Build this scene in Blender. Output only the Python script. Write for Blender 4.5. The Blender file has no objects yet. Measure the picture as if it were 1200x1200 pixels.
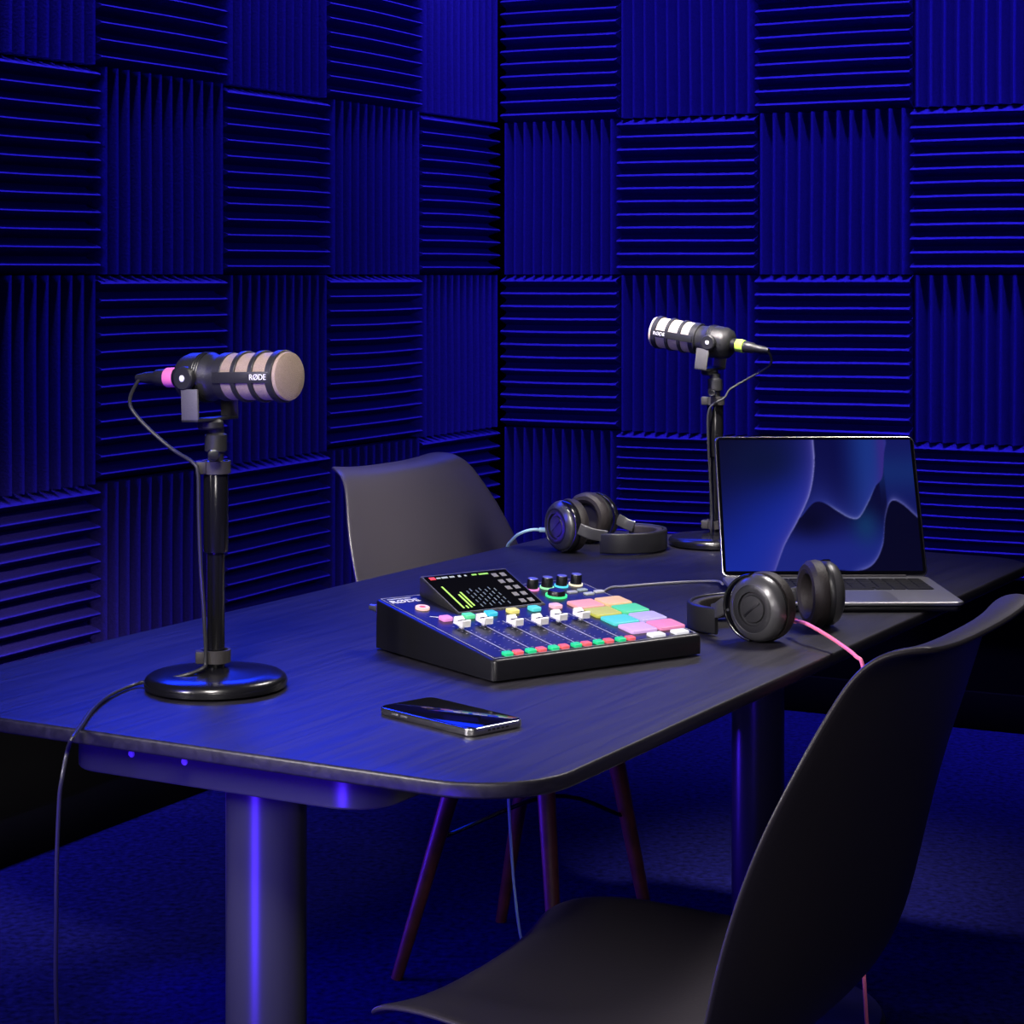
import bpy, bmesh, math, random
from mathutils import Vector, Matrix, Euler

random.seed(7)
S = bpy.context.scene
COL = S.collection
F, HC, HY = 2400.0, 1.21, 322.0          # focal length in px, camera height, horizon row (1200 px frame)

# ------------------------------------------------------------------ camera
cd = bpy.data.cameras.new('camera')
cam = bpy.data.objects.new('camera', cd)
COL.objects.link(cam)
cam.location = (0, 0, HC)
cam.rotation_euler = (math.radians(90), 0, 0)
cd.sensor_width = 36.0
cd.lens = F / 1200 * 36
cd.shift_y = -(600 - HY) / 1200
cd.clip_start = 0.05
S.camera = cam

# ------------------------------------------------------------------ world and lights
w = bpy.data.worlds.new('dark_studio')
S.world = w
w.use_nodes = True
w.node_tree.nodes['Background'].inputs[0].default_value = (0.02, 0.02, 0.10, 1)
w.node_tree.nodes['Background'].inputs[1].default_value = 0.10

def area(name, loc, target, size, power, color, size_y=None, spread=180):
    ld = bpy.data.lights.new(name, 'AREA')
    ld.energy = power
    ld.color = color
    ld.size = size
    ld.spread = math.radians(spread)
    if size_y:
        ld.shape = 'RECTANGLE'
        ld.size_y = size_y
    o = bpy.data.objects.new(name, ld)
    COL.objects.link(o)
    o.location = loc
    d = Vector(target) - Vector(loc)
    o.rotation_euler = d.to_track_quat('-Z', 'Y').to_euler()
    return o

BLUE = (0.03, 0.025, 1.0)
DEEP = (0.06, 0.015, 1.0)
TIP = (0.16, 0.13, 1.0)
WHITE = (1.0, 0.93, 0.90)
area('blue_wash_left', (-1.07, 3.57, 3.4), (-1.70, 3.89, 1.1), 5.0, 62, TIP, 0.12, 52)
area('blue_wash_right', (1.08, 4.72, 3.4), (1.37, 5.29, 1.1), 3.4, 34, TIP, 0.12, 52)
area('blue_graze_left', (-2.15, 0.9, 2.5), (-0.8, 4.6, 1.2), 0.3, 15, BLUE, 1.2, 100)
area('blue_graze_right', (2.55, 4.35, 2.4), (0.3, 5.8, 1.2), 0.3, 8, BLUE, 1.2, 100)
area('blue_back', (-0.78, 4.0, 2.05), (-0.30, 2.3, 0.75), 1.1, 12, (0.004, 0.03, 1.0), 0.35, 120)
area('blue_back_far', (0.15, 5.2, 2.2), (0.0, 3.1, 0.75), 1.2, 2.5, (0.004, 0.03, 1.0), 0.3, 100)
area('blue_under_left', (-0.80, 3.55, 0.42), (0.3, 3.2, 0.42), 0.12, 5, DEEP, 0.6, 110)
area('blue_under_front', (-0.75, 1.1, 0.25), (-0.25, 2.1, 0.72), 0.35, 2.2, DEEP, 0.3, 50)
area('soft_key', (0.95, 3.35, 2.5), (0.25, 2.6, 0.8), 0.4, 3.6, WHITE, 0.5, 58)
area('soft_front', (-0.35, 0.7, 2.3), (-0.24, 2.3, 1.0), 0.3, 3.2, WHITE, 0.5, 40)
area('strip_left', (-1.25, 1.25, 1.6), (0.2, 2.15, 0.85), 0.10, 2.8, WHITE, 0.8, 38)
area('far_spot', (-0.1, 2.6, 2.7), (0.32, 3.47, 1.09), 0.15, 2.3, WHITE, 0.15, 20)
area('rim_right', (1.35, 2.35, 2.6), (-0.32, 3.6, 0.78), 0.35, 1.8, WHITE, 0.35, 20)
area('front_strip', (0.15, -0.35, 1.45), (0.12, 2.2, 0.8), 0.9, 0.45, WHITE, 0.12, 32)

vs = S.view_settings
vs.view_transform = 'Standard'
vs.look = 'None'
vs.exposure = 0.0
vs.gamma = 1.0
vs.use_curve_mapping = False

# ------------------------------------------------------------------ materials
def mat(name, col, rough=0.5, metal=0.0, emit=None, es=1.0, spec=0.5, bump=0.0, bscale=60, vary=0.0, coat=0.0, sheen=0.0):
    m = bpy.data.materials.new(name)
    m.use_nodes = True
    nt = m.node_tree
    b = nt.nodes['Principled BSDF']
    b.inputs['Base Color'].default_value = (*col, 1)
    b.inputs['Roughness'].default_value = rough
    b.inputs['Metallic'].default_value = metal
    b.inputs['Specular IOR Level'].default_value = spec
    b.inputs['Coat Weight'].default_value = coat
    b.inputs['Sheen Weight'].default_value = sheen
    if emit:
        b.inputs['Emission Color'].default_value = (*emit, 1)
        b.inputs['Emission Strength'].default_value = es
    tc = nt.nodes.new('ShaderNodeTexCoord')
    n = nt.nodes.new('ShaderNodeTexNoise')
    n.inputs['Scale'].default_value = bscale
    n.inputs['Detail'].default_value = 4
    nt.links.new(tc.outputs['Object'], n.inputs['Vector'])
    if bump:
        bp = nt.nodes.new('ShaderNodeBump')
        bp.inputs['Strength'].default_value = bump
        bp.inputs['Distance'].default_value = 0.002
        nt.links.new(n.outputs['Fac'], bp.inputs['Height'])
        nt.links.new(bp.outputs['Normal'], b.inputs['Normal'])
    if vary:
        r = nt.nodes.new('ShaderNodeValToRGB')
        r.color_ramp.elements[0].position = 0.3
        r.color_ramp.elements[1].position = 0.7
        r.color_ramp.elements[0].color = (*[c * (1 - vary) for c in col], 1)
        r.color_ramp.elements[1].color = (*[min(1, c * (1 + vary)) for c in col], 1)
        nt.links.new(n.outputs['Fac'], r.inputs['Fac'])
        nt.links.new(r.outputs['Color'], b.inputs['Base Color'])
    return m

M = {}
M['foam'] = mat('foam', (0.028, 0.018, 0.20), 0.85, bump=0.5, bscale=180, vary=0.15, spec=0.15)
M['wall'] = mat('wall_paint', (0.002, 0.002, 0.002), 0.95, bump=0.2, bscale=40, spec=0.05)
M['carpet'] = mat('carpet', (0.006, 0.006, 0.06), 1.0, bump=1.0, bscale=70, vary=0.6, spec=0.05)
M['trim'] = mat('trim_black', (0.002, 0.002, 0.002), 0.8, spec=0.05)
M['black'] = mat('black_plastic', (0.006, 0.006, 0.008), 0.36, bump=0.1, bscale=500)
M['black_matte'] = mat('black_matte', (0.030, 0.027, 0.028), 0.6, bump=0.15, bscale=700)
M['black_gloss'] = mat('black_gloss', (0.006, 0.006, 0.008), 0.24, spec=0.7)
M['metal_black'] = mat('metal_black', (0.006, 0.006, 0.007), 0.16, 0.0, spec=0.8)
M['mic_body'] = mat('mic_body', (0.022, 0.022, 0.024), 0.36, 0.1, bump=0.2, bscale=900)
M['bracket'] = mat('bracket_metal', (0.13, 0.125, 0.125), 0.5, 0.3, bump=0.2, bscale=600)
M['chrome'] = mat('chrome', (0.75, 0.74, 0.74), 0.15, 1.0)
M['alu'] = mat('alu', (0.42, 0.42, 0.44), 0.36, 0.9)
M['alu_light'] = mat('alu_light', (0.70, 0.70, 0.72), 0.22, 1.0)
M['pink'] = mat('pink_plastic', (0.95, 0.20, 0.42), 0.45, emit=(0.9, 0.15, 0.4), es=0.0)
M['lime'] = mat('lime_plastic', (0.55, 0.90, 0.10), 0.45)
M['pink_cable'] = mat('pink_cable', (0.95, 0.22, 0.36), 0.45)
M['cyan_cable'] = mat('pale_cable', (0.55, 0.85, 0.85), 0.45)
M['cable'] = mat('cable_black', (0.025, 0.025, 0.028), 0.38, spec=0.6)
M['usb_cable'] = mat('cable_grey', (0.30, 0.30, 0.32), 0.4)
M['white'] = mat('white_print', (0.85, 0.85, 0.85), 0.5)
M['chair'] = mat('chair_shell', (0.050, 0.045, 0.053), 0.34, bump=0.08, bscale=300)
M['wood_leg'] = mat('wood_leg', (0.16, 0.045, 0.02), 0.45, vary=0.3, bscale=30)
M['leg_paint'] = mat('leg_paint', (0.05, 0.05, 0.06), 0.3)
M['pad_leather'] = mat('pad_leather', (0.018, 0.014, 0.014), 0.6, bump=0.3, bscale=300)
M['cup'] = mat('cup_plastic', (0.016, 0.016, 0.018), 0.36, bump=0.1, bscale=700)
M['rim'] = mat('satin_rim', (0.16, 0.16, 0.165), 0.30, 0.7)
M['key'] = mat('key_black', (0.006, 0.006, 0.007), 0.55, spec=0.25)
M['glass'] = mat('screen_glass', (0.003, 0.003, 0.004), 0.06, spec=0.35)
M['cap_white'] = mat('cap_white', (0.85, 0.85, 0.87), 0.35)

# bronze woven foam behind the cage of the microphone
M['mesh'] = mat('bronze_mesh', (0.40, 0.30, 0.235), 0.6, 0.25, bump=0.8, bscale=1200, vary=0.2)
M['mesh_lit'] = mat('lit_mesh', (0.62, 0.52, 0.46), 0.55, 0.25, bump=0.8, bscale=1200, vary=0.2)  # paler copy of the bronze mesh, strong white light put into its colour

# black stained wood with long grain
def wood_top():
    m = mat('stained_wood', (0.02, 0.019, 0.025), 0.42, spec=0.5)
    nt = m.node_tree
    b = nt.nodes['Principled BSDF']
    tc = nt.nodes.new('ShaderNodeTexCoord')
    mp = nt.nodes.new('ShaderNodeMapping')
    mp.inputs['Scale'].default_value = (1.4, 26, 26)
    nt.links.new(tc.outputs['Object'], mp.inputs['Vector'])
    n = nt.nodes.new('ShaderNodeTexNoise')
    n.inputs['Scale'].default_value = 3.5
    n.inputs['Detail'].default_value = 8
    n.inputs['Distortion'].default_value = 0.9
    nt.links.new(mp.outputs['Vector'], n.inputs['Vector'])
    r = nt.nodes.new('ShaderNodeValToRGB')
    r.color_ramp.elements[0].position = 0.35
    r.color_ramp.elements[1].position = 0.72
    r.color_ramp.elements[0].color = (0.009, 0.008, 0.012, 1)
    r.color_ramp.elements[1].color = (0.019, 0.017, 0.023, 1)
    nt.links.new(n.outputs['Fac'], r.inputs['Fac'])
    nt.links.new(r.outputs['Color'], b.inputs['Base Color'])
    rr = nt.nodes.new('ShaderNodeMapRange')
    rr.inputs['To Min'].default_value = 0.36
    rr.inputs['To Max'].default_value = 0.50
    nt.links.new(n.outputs['Fac'], rr.inputs['Value'])
    nt.links.new(rr.outputs['Result'], b.inputs['Roughness'])
    bp = nt.nodes.new('ShaderNodeBump')
    bp.inputs['Strength'].default_value = 0.32
    bp.inputs['Distance'].default_value = 0.0012
    nt.links.new(n.outputs['Fac'], bp.inputs['Height'])
    nt.links.new(bp.outputs['Normal'], b.inputs['Normal'])
    return m
M['wood'] = wood_top()

_glow = {}
def glow(c, s=0.9, k=0.45):
    k = (tuple(c), s)
    if k not in _glow:
        _glow[k] = mat('glow', tuple(x * 0.35 for x in c), 0.45, emit=c, es=s)
    return _glow[k]

# ------------------------------------------------------------------ builders
def at(px, py, Y):
    return Vector(((px - 600) / F * Y, Y, HC - (py - HY) / F * Y))

def onz(px, py, z=0.75):
    Y = (HC - z) * F / (py - HY)
    return Vector(((px - 600) / F * Y, Y, z))

def thing(name, label, cat, loc=(0, 0, 0), rz=0.0, group=None, rot=None):
    o = bpy.data.objects.new(name, None)
    COL.objects.link(o)
    o.empty_display_size = 0.05
    o.location = loc
    o.rotation_euler = rot if rot else (0, 0, rz)
    o['label'] = label
    o['category'] = cat
    if group:
        o['group'] = group
    return o

def tag(o, label, cat, group=None):
    o['label'] = label
    o['category'] = cat
    if group:
        o['group'] = group
    return o

def link(name, bm, m, parent=None, smooth=True, label=None, auto=35):
    bmesh.ops.recalc_face_normals(bm, faces=bm.faces[:])
    me = bpy.data.meshes.new(name)
    if smooth:
        for f in bm.faces:
            f.smooth = True
        ca = math.radians(auto)
        for e in bm.edges:
            if len(e.link_faces) == 2:
                if e.calc_face_angle(0) > ca:
                    e.smooth = False
            else:
                e.smooth = False
    bm.to_mesh(me)
    bm.free()
    ms = m if isinstance(m, (list, tuple)) else [m]
    for x in ms:
        me.materials.append(x)
    o = bpy.data.objects.new(name, me)
    COL.objects.link(o)
    if parent:
        o.parent = parent
    if label:
        o['label'] = label
    return o

def NB():
    return bmesh.new()

def T(loc=(0, 0, 0), rot=(0, 0, 0)):
    return Matrix.Translation(loc) @ Euler(rot).to_matrix().to_4x4()

def box(bm, c, s, bev=0.0, mx=None, seg=2, mi=0):
    r = bmesh.ops.create_cube(bm, size=1.0)
    vs_ = r['verts']
    for v in vs_:
        v.co = Vector((v.co.x * s[0], v.co.y * s[1], v.co.z * s[2]))
    fs = list({f for v in vs_ for f in v.link_faces})
    if bev > 0:
        es = list({e for v in vs_ for e in v.link_edges})
        rr = bmesh.ops.bevel(bm, geom=es, offset=bev, segments=seg, profile=0.5, affect='EDGES')
        fs = rr['faces'] + [f for f in fs if f.is_valid]
        vs_ = list({v for f in fs for v in f.verts})
    m = Matrix.Translation(c)
    if mx is not None:
        m = mx @ m
    for v in vs_:
        v.co = m @ v.co
    for f in {f for v in vs_ for f in v.link_faces}:
        f.material_index = mi
    return vs_

def lathe(bm, prof, n=40, mx=None, sx=1.0, sy=1.0, closed=False):
    """prof: (r, z) pairs revolved about local z."""
    rings = []
    for r, z in prof:
        if r < 1e-6:
            v = bm.verts.new((0, 0, z))
            rings.append([v])
        else:
            rings.append([bm.verts.new((r * sx * math.cos(2 * math.pi * i / n), r * sy * math.sin(2 * math.pi * i / n), z)) for i in range(n)])
    allv = [v for rg in rings for v in rg]
    def bridge(a, b):
        if len(a) == 1 and len(b) == 1:
            return
        for i in range(n):
            j = (i + 1) % n
            if len(a) == 1:
                bm.faces.new((a[0], b[i], b[j]))
            elif len(b) == 1:
                bm.faces.new((a[i], a[j], b[0]))
            else:
                bm.faces.new((a[i], a[j], b[j], b[i]))
    for k in range(len(rings) - 1):
        bridge(rings[k], rings[k + 1])
    if closed:
        bridge(rings[-1], rings[0])
    else:
        for rg in (rings[0], rings[-1]):
            if len(rg) > 1:
                bm.faces.new(rg)
    if mx is not None:
        for v in allv:
            v.co = mx @ v.co
    return allv

def catmull(pts, k=10):
    pts = [Vector(p) for p in pts]
    P = [pts[0] * 2 - pts[1]] + pts + [pts[-1] * 2 - pts[-2]]
    out = []
    for i in range(1, len(P) - 2):
        p0, p1, p2, p3 = P[i - 1:i + 3]
        for j in range(k):
            t = j / k
            out.append(0.5 * ((2 * p1) + (-p0 + p2) * t + (2 * p0 - 5 * p1 + 4 * p2 - p3) * t * t + (-p0 + 3 * p1 - 3 * p2 + p3) * t ** 3))
    out.append(pts[-1])
    return out

def tube(bm, pts, r, n=10, k=10, smooth=True, closed=False):
    P = catmull(pts, k) if smooth else [Vector(p) for p in pts]
    rad = (lambda i: r) if not callable(r) else (lambda i: r(i / (len(P) - 1)))
    up = Vector((0, 0, 1))
    d0 = (P[1] - P[0]).normalized()
    if abs(d0.dot(up)) > 0.9:
        up = Vector((1, 0, 0))
    x = d0.cross(up).normalized()
    rings = []
    for i, p in enumerate(P):
        d = (P[min(i + 1, len(P) - 1)] - P[max(i - 1, 0)]).normalized()
        x = (x - d * x.dot(d)).normalized()
        y = d.cross(x)
        R = rad(i)
        rings.append([bm.verts.new(p + (x * math.cos(2 * math.pi * j / n) + y * math.sin(2 * math.pi * j / n)) * R) for j in range(n)])
    for a, b in zip(rings, rings[1:]):
        for i in range(n):
            j = (i + 1) % n
            bm.faces.new((a[i], a[j], b[j], b[i]))
    bm.faces.new(rings[0])
    bm.faces.new(rings[-1])
    return rings

def sweep(bm, pts, hw, hh, side_fn, bev=0.0):
    """rectangular (rounded) section swept along pts; side_fn(i)-> (axis across, axis up)."""
    rings = []
    c = min(bev, hw * 0.95, hh * 0.95)
    sec = []
    for (sx, sy) in ((1, 1), (-1, 1), (-1, -1), (1, -1)):
        cx, cy = sx * (hw - c), sy * (hh - c)
        a0 = {(1, 1): 0, (-1, 1): 90, (-1, -1): 180, (1, -1): 270}[(sx, sy)]
        for k in range(4):
            a = math.radians(a0 + k * 30)
            sec.append((cx + c * math.cos(a), cy + c * math.sin(a)))
    for i, p in enumerate(pts):
        a, b = side_fn(i)
        rings.append([bm.verts.new(Vector(p) + a * q[0] + b * q[1]) for q in sec])
    n = len(sec)
    for r0, r1 in zip(rings, rings[1:]):
        for i in range(n):
            j = (i + 1) % n
            bm.faces.new((r0[i], r0[j], r1[j], r1[i]))
    bm.faces.new(rings[0])
    bm.faces.new(rings[-1])

def rrect(hw, hh, r, n=10, cx=0, cy=0):
    out = []
    for (sx, sy, a0) in ((1, 1, 0), (-1, 1, 90), (-1, -1, 180), (1, -1, 270)):
        for k in range(n + 1):
            a = math.radians(a0 + 90 * k / n)
            out.append((cx + sx * (hw - r) + r * math.cos(a), cy + sy * (hh - r) + r * math.sin(a)))
    return out

def prism(bm, outline, z0, z1, bev=0.0, mx=None, nb=3):
    """vertical prism over a convex outline with rounded top and bottom edge of radius bev."""
    def inset(d):
        n = len(outline)
        res = []
        for i in range(n):
            p0, p1, p2 = Vector(outline[i - 1]), Vector(outline[i]), Vector(outline[(i + 1) % n])
            e1, e2 = (p1 - p0), (p2 - p1)
            e1 = e1.normalized() if e1.length > 1e-9 else e2.normalized()
            e2 = e2.normalized() if e2.length > 1e-9 else e1
            nrm = Vector((-(e1 + e2).y, (e1 + e2).x)).normalized()
            cosv = max(0.5, nrm.dot(Vector((-e1.y, e1.x))))
            res.append(p1 + nrm * d / cosv)
        return res
    levels = []
    if bev:
        for k in range(nb + 1):
            a = math.pi / 2 * k / nb
            levels.append((bev * (1 - math.sin(a)), z0 + bev * (1 - math.cos(a))))
        for k in range(nb, -1, -1):
            a = math.pi / 2 * k / nb
            levels.append((bev * (1 - math.sin(a)), z1 - bev * (1 - math.cos(a))))
    else:
        levels = [(0, z0), (0, z1)]
    rings = []
    for d, z in levels:
        pts = inset(d) if d > 1e-9 else [Vector(p) for p in outline]
        rings.append([bm.verts.new((p.x, p.y, z)) for p in pts])
    n = len(outline)
    for a, b in zip(rings, rings[1:]):
        for i in range(n):
            j = (i + 1) % n
            bm.faces.new((a[i], a[j], b[j], b[i]))
    bm.faces.new(rings[0])
    bm.faces.new(rings[-1])
    if mx is not None:
        for rg in rings:
            for v in rg:
                v.co = mx @ v.co

def text_obj(name, s, size, m, parent, mx, extrude=0.0003, align='CENTER'):
    cu = bpy.data.curves.new(name, 'FONT')
    cu.body = s
    cu.size = size
    cu.extrude = extrude
    cu.align_x = align
    cu.align_y = 'CENTER'
    tmp = bpy.data.objects.new(name, cu)
    me = bpy.data.meshes.new_from_object(tmp)
    bpy.data.objects.remove(tmp)
    me.materials.append(m)
    o = bpy.data.objects.new(name, me)
    me.transform(mx)
    COL.objects.link(o)
    o.parent = parent
    return o

def structure(o):
    o['kind'] = 'structure'
    return o

# ------------------------------------------------------------------ room
TT = 0.45
corner = Vector((-0.0787 * TT, 13.48 * TT, 0))
dL = Vector((-0.456, -0.890, 0)).normalized()
dR = Vector((0.890, -0.456, 0)).normalized()
BACK = 0.045                                    # foam thickness behind the measured faces

bm = NB()
box(bm, (0, 2.6, -0.01), (9, 9, 0.02))
structure(link('floor', bm, M['carpet'], smooth=False))

def wall(name, p, d, n, length, h=2.7, th=0.08):
    bm = NB()
    vs_ = []
    a = p - n * BACK - d * 0.12
    for (s, t) in ((0, 0), (length, 0), (length, th), (0, th)):
        vs_.append(a + d * s - n * t)
    lo = [bm.verts.new((v.x, v.y, 0)) for v in vs_]
    hi = [bm.verts.new((v.x, v.y, h)) for v in vs_]
    bm.faces.new(lo)
    bm.faces.new(hi)
    for i in range(4):
        bm.faces.new((lo[i], lo[(i + 1) % 4], hi[(i + 1) % 4], hi[i]))
    return structure(link(name, bm, M['wall'], smooth=False))
wall('wall_left', corner, dL, dR, 5.5)
wall('wall_right', corner, dR, dL, 4.0)

def skirting(name, p, d, n, length):
    bm = NB()
    ang = math.atan2(d.y, d.x)
    mx = Matrix.Translation(p - n * BACK + n * 0.009) @ Matrix.Rotation(ang, 4, 'Z')
    box(bm, (length / 2, 0, 0.05), (length, 0.016, 0.10), 0.003, mx)
    return structure(link(name, bm, M['trim']))
skirting('baseboard_left', corner, dL, dR, 5.0)
skirting('baseboard_right', corner, dR, dL, 3.7)

def foam_mesh(wd, ht, vertical, seed):
    """wedge foam: ridges run along x (or z); local y points into the room."""
    rnd = random.Random(seed)
    bm = NB()
    L, A = (ht, wd) if vertical else (wd, ht)     # L along ridge, A across ridges
    N = 12
    p = A / N
    prof = []
    for i in range(N):
        a = -A / 2 + i * p
        prof += [(a + 0.001, 0.004), (a + 0.15 * p, 0.012), (a + 0.35 * p, 0.0365), (a + 0.44 * p, 0.0440), (a + 0.50 * p, 0.046), (a + 0.56 * p, 0.0440), (a + 0.65 * p, 0.0365), (a + 0.85 * p, 0.012)]
    prof.append((A / 2, 0.004))
    prof = [(-A / 2, 0.0)] + prof + [(A / 2, 0.0)]
    seg = 8
    ph = rnd.uniform(0, 6)
    rows = []
    for k in range(seg + 1):
        l = -L / 2 + L * k / seg
        row = []
        for (a, d) in prof:
            wob = 0.0016 * math.sin(l * 9 + ph) * math.sin((a + A / 2) / A * math.pi) if d > 0.02 else 0.0
            aa = a + wob
            row.append(bm.verts.new((aa, d, l) if vertical else (l, d, aa)))
        rows.append(row)
    n = len(prof)
    for r0, r1 in zip(rows, rows[1:]):
        for i in range(n - 1):
            bm.faces.new((r0[i], r0[i + 1], r1[i + 1], r1[i]))
        bm.faces.new((r0[n - 1], r0[0], r1[0], r1[n - 1]))
    bm.faces.new(rows[0])
    bm.faces.new(rows[-1])
    return bm

rowname = {-2: 'lowest', -1: 'second-lowest', 0: 'second-highest', 1: 'topmost'}
ordn = ['first', 'second', 'third', 'fourth', 'fifth', 'sixth']
sL = [0.0, 1.033, 2.09, 3.096, 4.142, 5.16, 6.2]
sR = [0.0, 0.837, 1.773, 2.755, 3.75]
cnt = 0
for side, ss, d, n in (('left', sL, dL, dR), ('right', sR, dR, dL)):
    for ci in range(len(ss) - 1):
        for k in range(-2, 2):
            if side == 'left':
                vert = (ci + k) % 2 == 1
            else:
                vert = (ci + k) % 2 == 0
            s0, s1 = ss[ci] * TT, ss[ci + 1] * TT
            wd, ht = (s1 - s0) - 0.002, TT - 0.002
            if side == 'right' and k == -2:
                ht = 0.357                      # bottom row trimmed to fit above the dark lower wall
            cnt += 1
            b = foam_mesh(wd, ht, vert, cnt)
            o = link('foam_panel', b, M['foam'], auto=75)
            zc_ = HC + (k + 0.5) * TT
            c = corner + d * ((s0 + s1) / 2) - n * (BACK - 0.001)
            if side == 'right' and k == -2:
                zc_ = HC - TT - 0.001 - ht / 2
            o.location = (c.x, c.y, zc_)
            # local x along wall, local y = n
            o.rotation_euler = (0, 0, math.atan2(n.y, n.x) - math.pi / 2)
            tag(o, '%s ridged blue-lit foam panel, %s row, %s from the corner on the %s wall' % ('vertically' if vert else 'horizontally', rowname[k], ordn[ci], side),
                'acoustic panel', 'acoustic foam panels on the %s wall' % side)

# ------------------------------------------------------------------ table
UA = math.radians(60.5)
U = Vector((math.cos(UA), math.sin(UA), 0))
V = Vector((-math.sin(UA), math.cos(UA), 0))
def uv(u, v, z=0.0):
    p = U * u + V * v
    return Vector((p.x, p.y, z))
u0, u1, v0, v1 = 1.588, 3.30, 0.886, 1.717
TU, TV = (u0 + u1) / 2, (v0 + v1) / 2
table = thing('meeting_table', 'long black stained wooden table with rounded corners on two thick column legs', 'table', uv(TU, TV, 0), UA)
bm = NB()
prism(bm, rrect((u1 - u0) / 2, (v1 - v0) / 2, 0.095, 14), 0.7345, 0.75, 0.0032)
link('tabletop', bm, M['wood'], table)
for s in (-1, 1):
    bm = NB()
    prism(bm, rrect(0.075, 0.20, 0.05, 8, cx=s * 0.70), 0.683, 0.734, 0.003)
    cb = link('crossbar', bm, M['leg_paint'], table)
    for q in (0.10, 0.03):
        bm = NB()
        mx = T((s * 0.70 + s * 0.0745, q, 0.709), (0, s * math.pi / 2, 0))
        lathe(bm, [(0, -0.002), (0.0040, -0.002), (0.0040, 0.001), (0.0028, 0.0026), (0, 0.003)], 16, mx)
        link('screw', bm, M['cap_white'], cb)  # white colour stands in for the glint on the screw head
    bm = NB()
    lathe(bm, [(0.043, 0.012), (0.043, 0.692)], 40, T((s * 0.675, 0, 0)))
    link('leg', bm, M['leg_paint'], table)
    bm = NB()
    lathe(bm, [(0.0, 0.0), (0.20, 0.0), (0.205, 0.004), (0.20, 0.011), (0.05, 0.016), (0, 0.016)], 56, T((s * 0.675, 0, 0)))
    link('foot_plate', bm, M['leg_paint'], table)
bm = NB()
box(bm, (0, 0, 0.714), (1.20, 0.05, 0.038), 0.003)
link('rail', bm, M['leg_paint'], table)

# ------------------------------------------------------------------ chairs
def shell_bm(wt=0.205, wb=0.29):
    prof = [(0.235, 0.425, 0.19), (0.215, 0.442, 0.21), (0.15, 0.448, 0.225), (0.05, 0.436, 0.24), (-0.06, 0.428, 0.255), (-0.14, 0.434, 0.265),
            (-0.19, 0.462, 0.278), (-0.213, 0.51, 0.286), (-0.226, 0.57, wb), (-0.238, 0.63, wb - 0.003), (-0.252, 0.69, wb - 0.011),
            (-0.267, 0.74, wb - 0.024), (-0.281, 0.785, wb - 0.043), (-0.293, 0.82, wt + 0.022), (-0.303, 0.843, wt + 0.008), (-0.316, 0.856, wt - 0.004), (-0.334, 0.862, wt - 0.016), (-0.354, 0.862, wt - 0.040)]
    NX = 18
    bm = NB()
    rows = []
    m = len(prof)
    for i, (y, z, hw) in enumerate(prof):
        a = Vector(prof[max(i - 1, 0)][:2])
        b = Vector(prof[min(i + 1, m - 1)][:2])
        t = (b - a).normalized()
        nrm = Vector((t.y, -t.x)) if True else None     # points up on the seat / forward on the back
        if nrm.y < 0 and i < 6:
            nrm = -nrm
        if i >= 6 and nrm.x < 0:
            nrm = -nrm
        # side curl: seat edges rise, back edges come forward
        f = i / (m - 1)
        curl = (0.020 + 0.026 * math.exp(-((f - 0.45) / 0.22) ** 2)) * (1 - 0.6 * f * f)
        row = []
        for j in range(NX + 1):
            s = -1 + 2 * j / NX
            off = curl * abs(s) ** 2.6
            row.append(bm.verts.new((s * hw, y + nrm.x * off, z + nrm.y * off)))
        rows.append(row)
    for r0, r1 in zip(rows, rows[1:]):
        for j in range(NX):
            bm.faces.new((r0[j], r0[j + 1], r1[j + 1], r1[j]))
    return bm

def make_chair(label, loc, rz, group, sc=1.0):
    t = thing('shell_chair', label, 'chair', loc, rz, group)
    bm = shell_bm()
    o = link('seat_shell', bm, M['chair'], t, auto=180)
    md = o.modifiers.new('thickness', 'SOLIDIFY')
    md.thickness = 0.008
    md.offset = 0
    md = o.modifiers.new('smooth', 'SUBSURF')
    md.levels = 2
    md.render_levels = 2
    for sx in (-1, 1):
        for sy in (-1, 1):
            bm = NB()
            top = Vector((sx * 0.12, 0.05 if sy > 0 else -0.10, 0.415))
            bot = Vector((sx * 0.18, 0.11 if sy > 0 else -0.205, 0.0))
            tube(bm, [top, bot], lambda q: 0.0165 - 0.006 * q, 14, 6, smooth=True)
            # flatten the foot onto the floor
            for v in bm.verts:
                if v.co.z < 0.0:
                    v.co.z = 0.0
            link('leg', bm, M['wood_leg'], t)
    bm = NB()
    for pr in (((-0.12, 0.05), (0.12, 0.05)), ((-0.12, -0.10), (0.12, -0.10)), ((-0.12, 0.05), (-0.12, -0.10)), ((0.12, 0.05), (0.12, -0.10))):
        tube(bm, [(*pr[0], 0.405), (*pr[1], 0.405)], 0.007, 8, 2)
    for pr in (((-0.145, 0.075), (0.145, -0.144)), ((0.145, 0.075), (-0.145, -0.144))):
        tube(bm, [(*pr[0], 0.24), (0, 0, 0.30), (*pr[1], 0.24)], 0.004, 8, 6)
    link('leg_frame', bm, M['metal_black'], t)
    return t

def chair_at(label, ct, face, group):
    """ct = plan position of the middle of the back's top edge."""
    rz = math.atan2(face.y, face.x) - math.pi / 2
    off = Matrix.Rotation(rz, 3, 'Z') @ Vector((0, 0.32, 0))
    return make_chair(label, (ct.x + off.x, ct.y + off.y, 0), rz, group)
chair_at('dark shell chair facing the camera behind the table, against the blue foam wall', uv(3.145, 2.02), -V, None)
chair_at('black shell chair seen from behind at the right edge, near side of the table', uv(1.968, 0.612), V, None)

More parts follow.
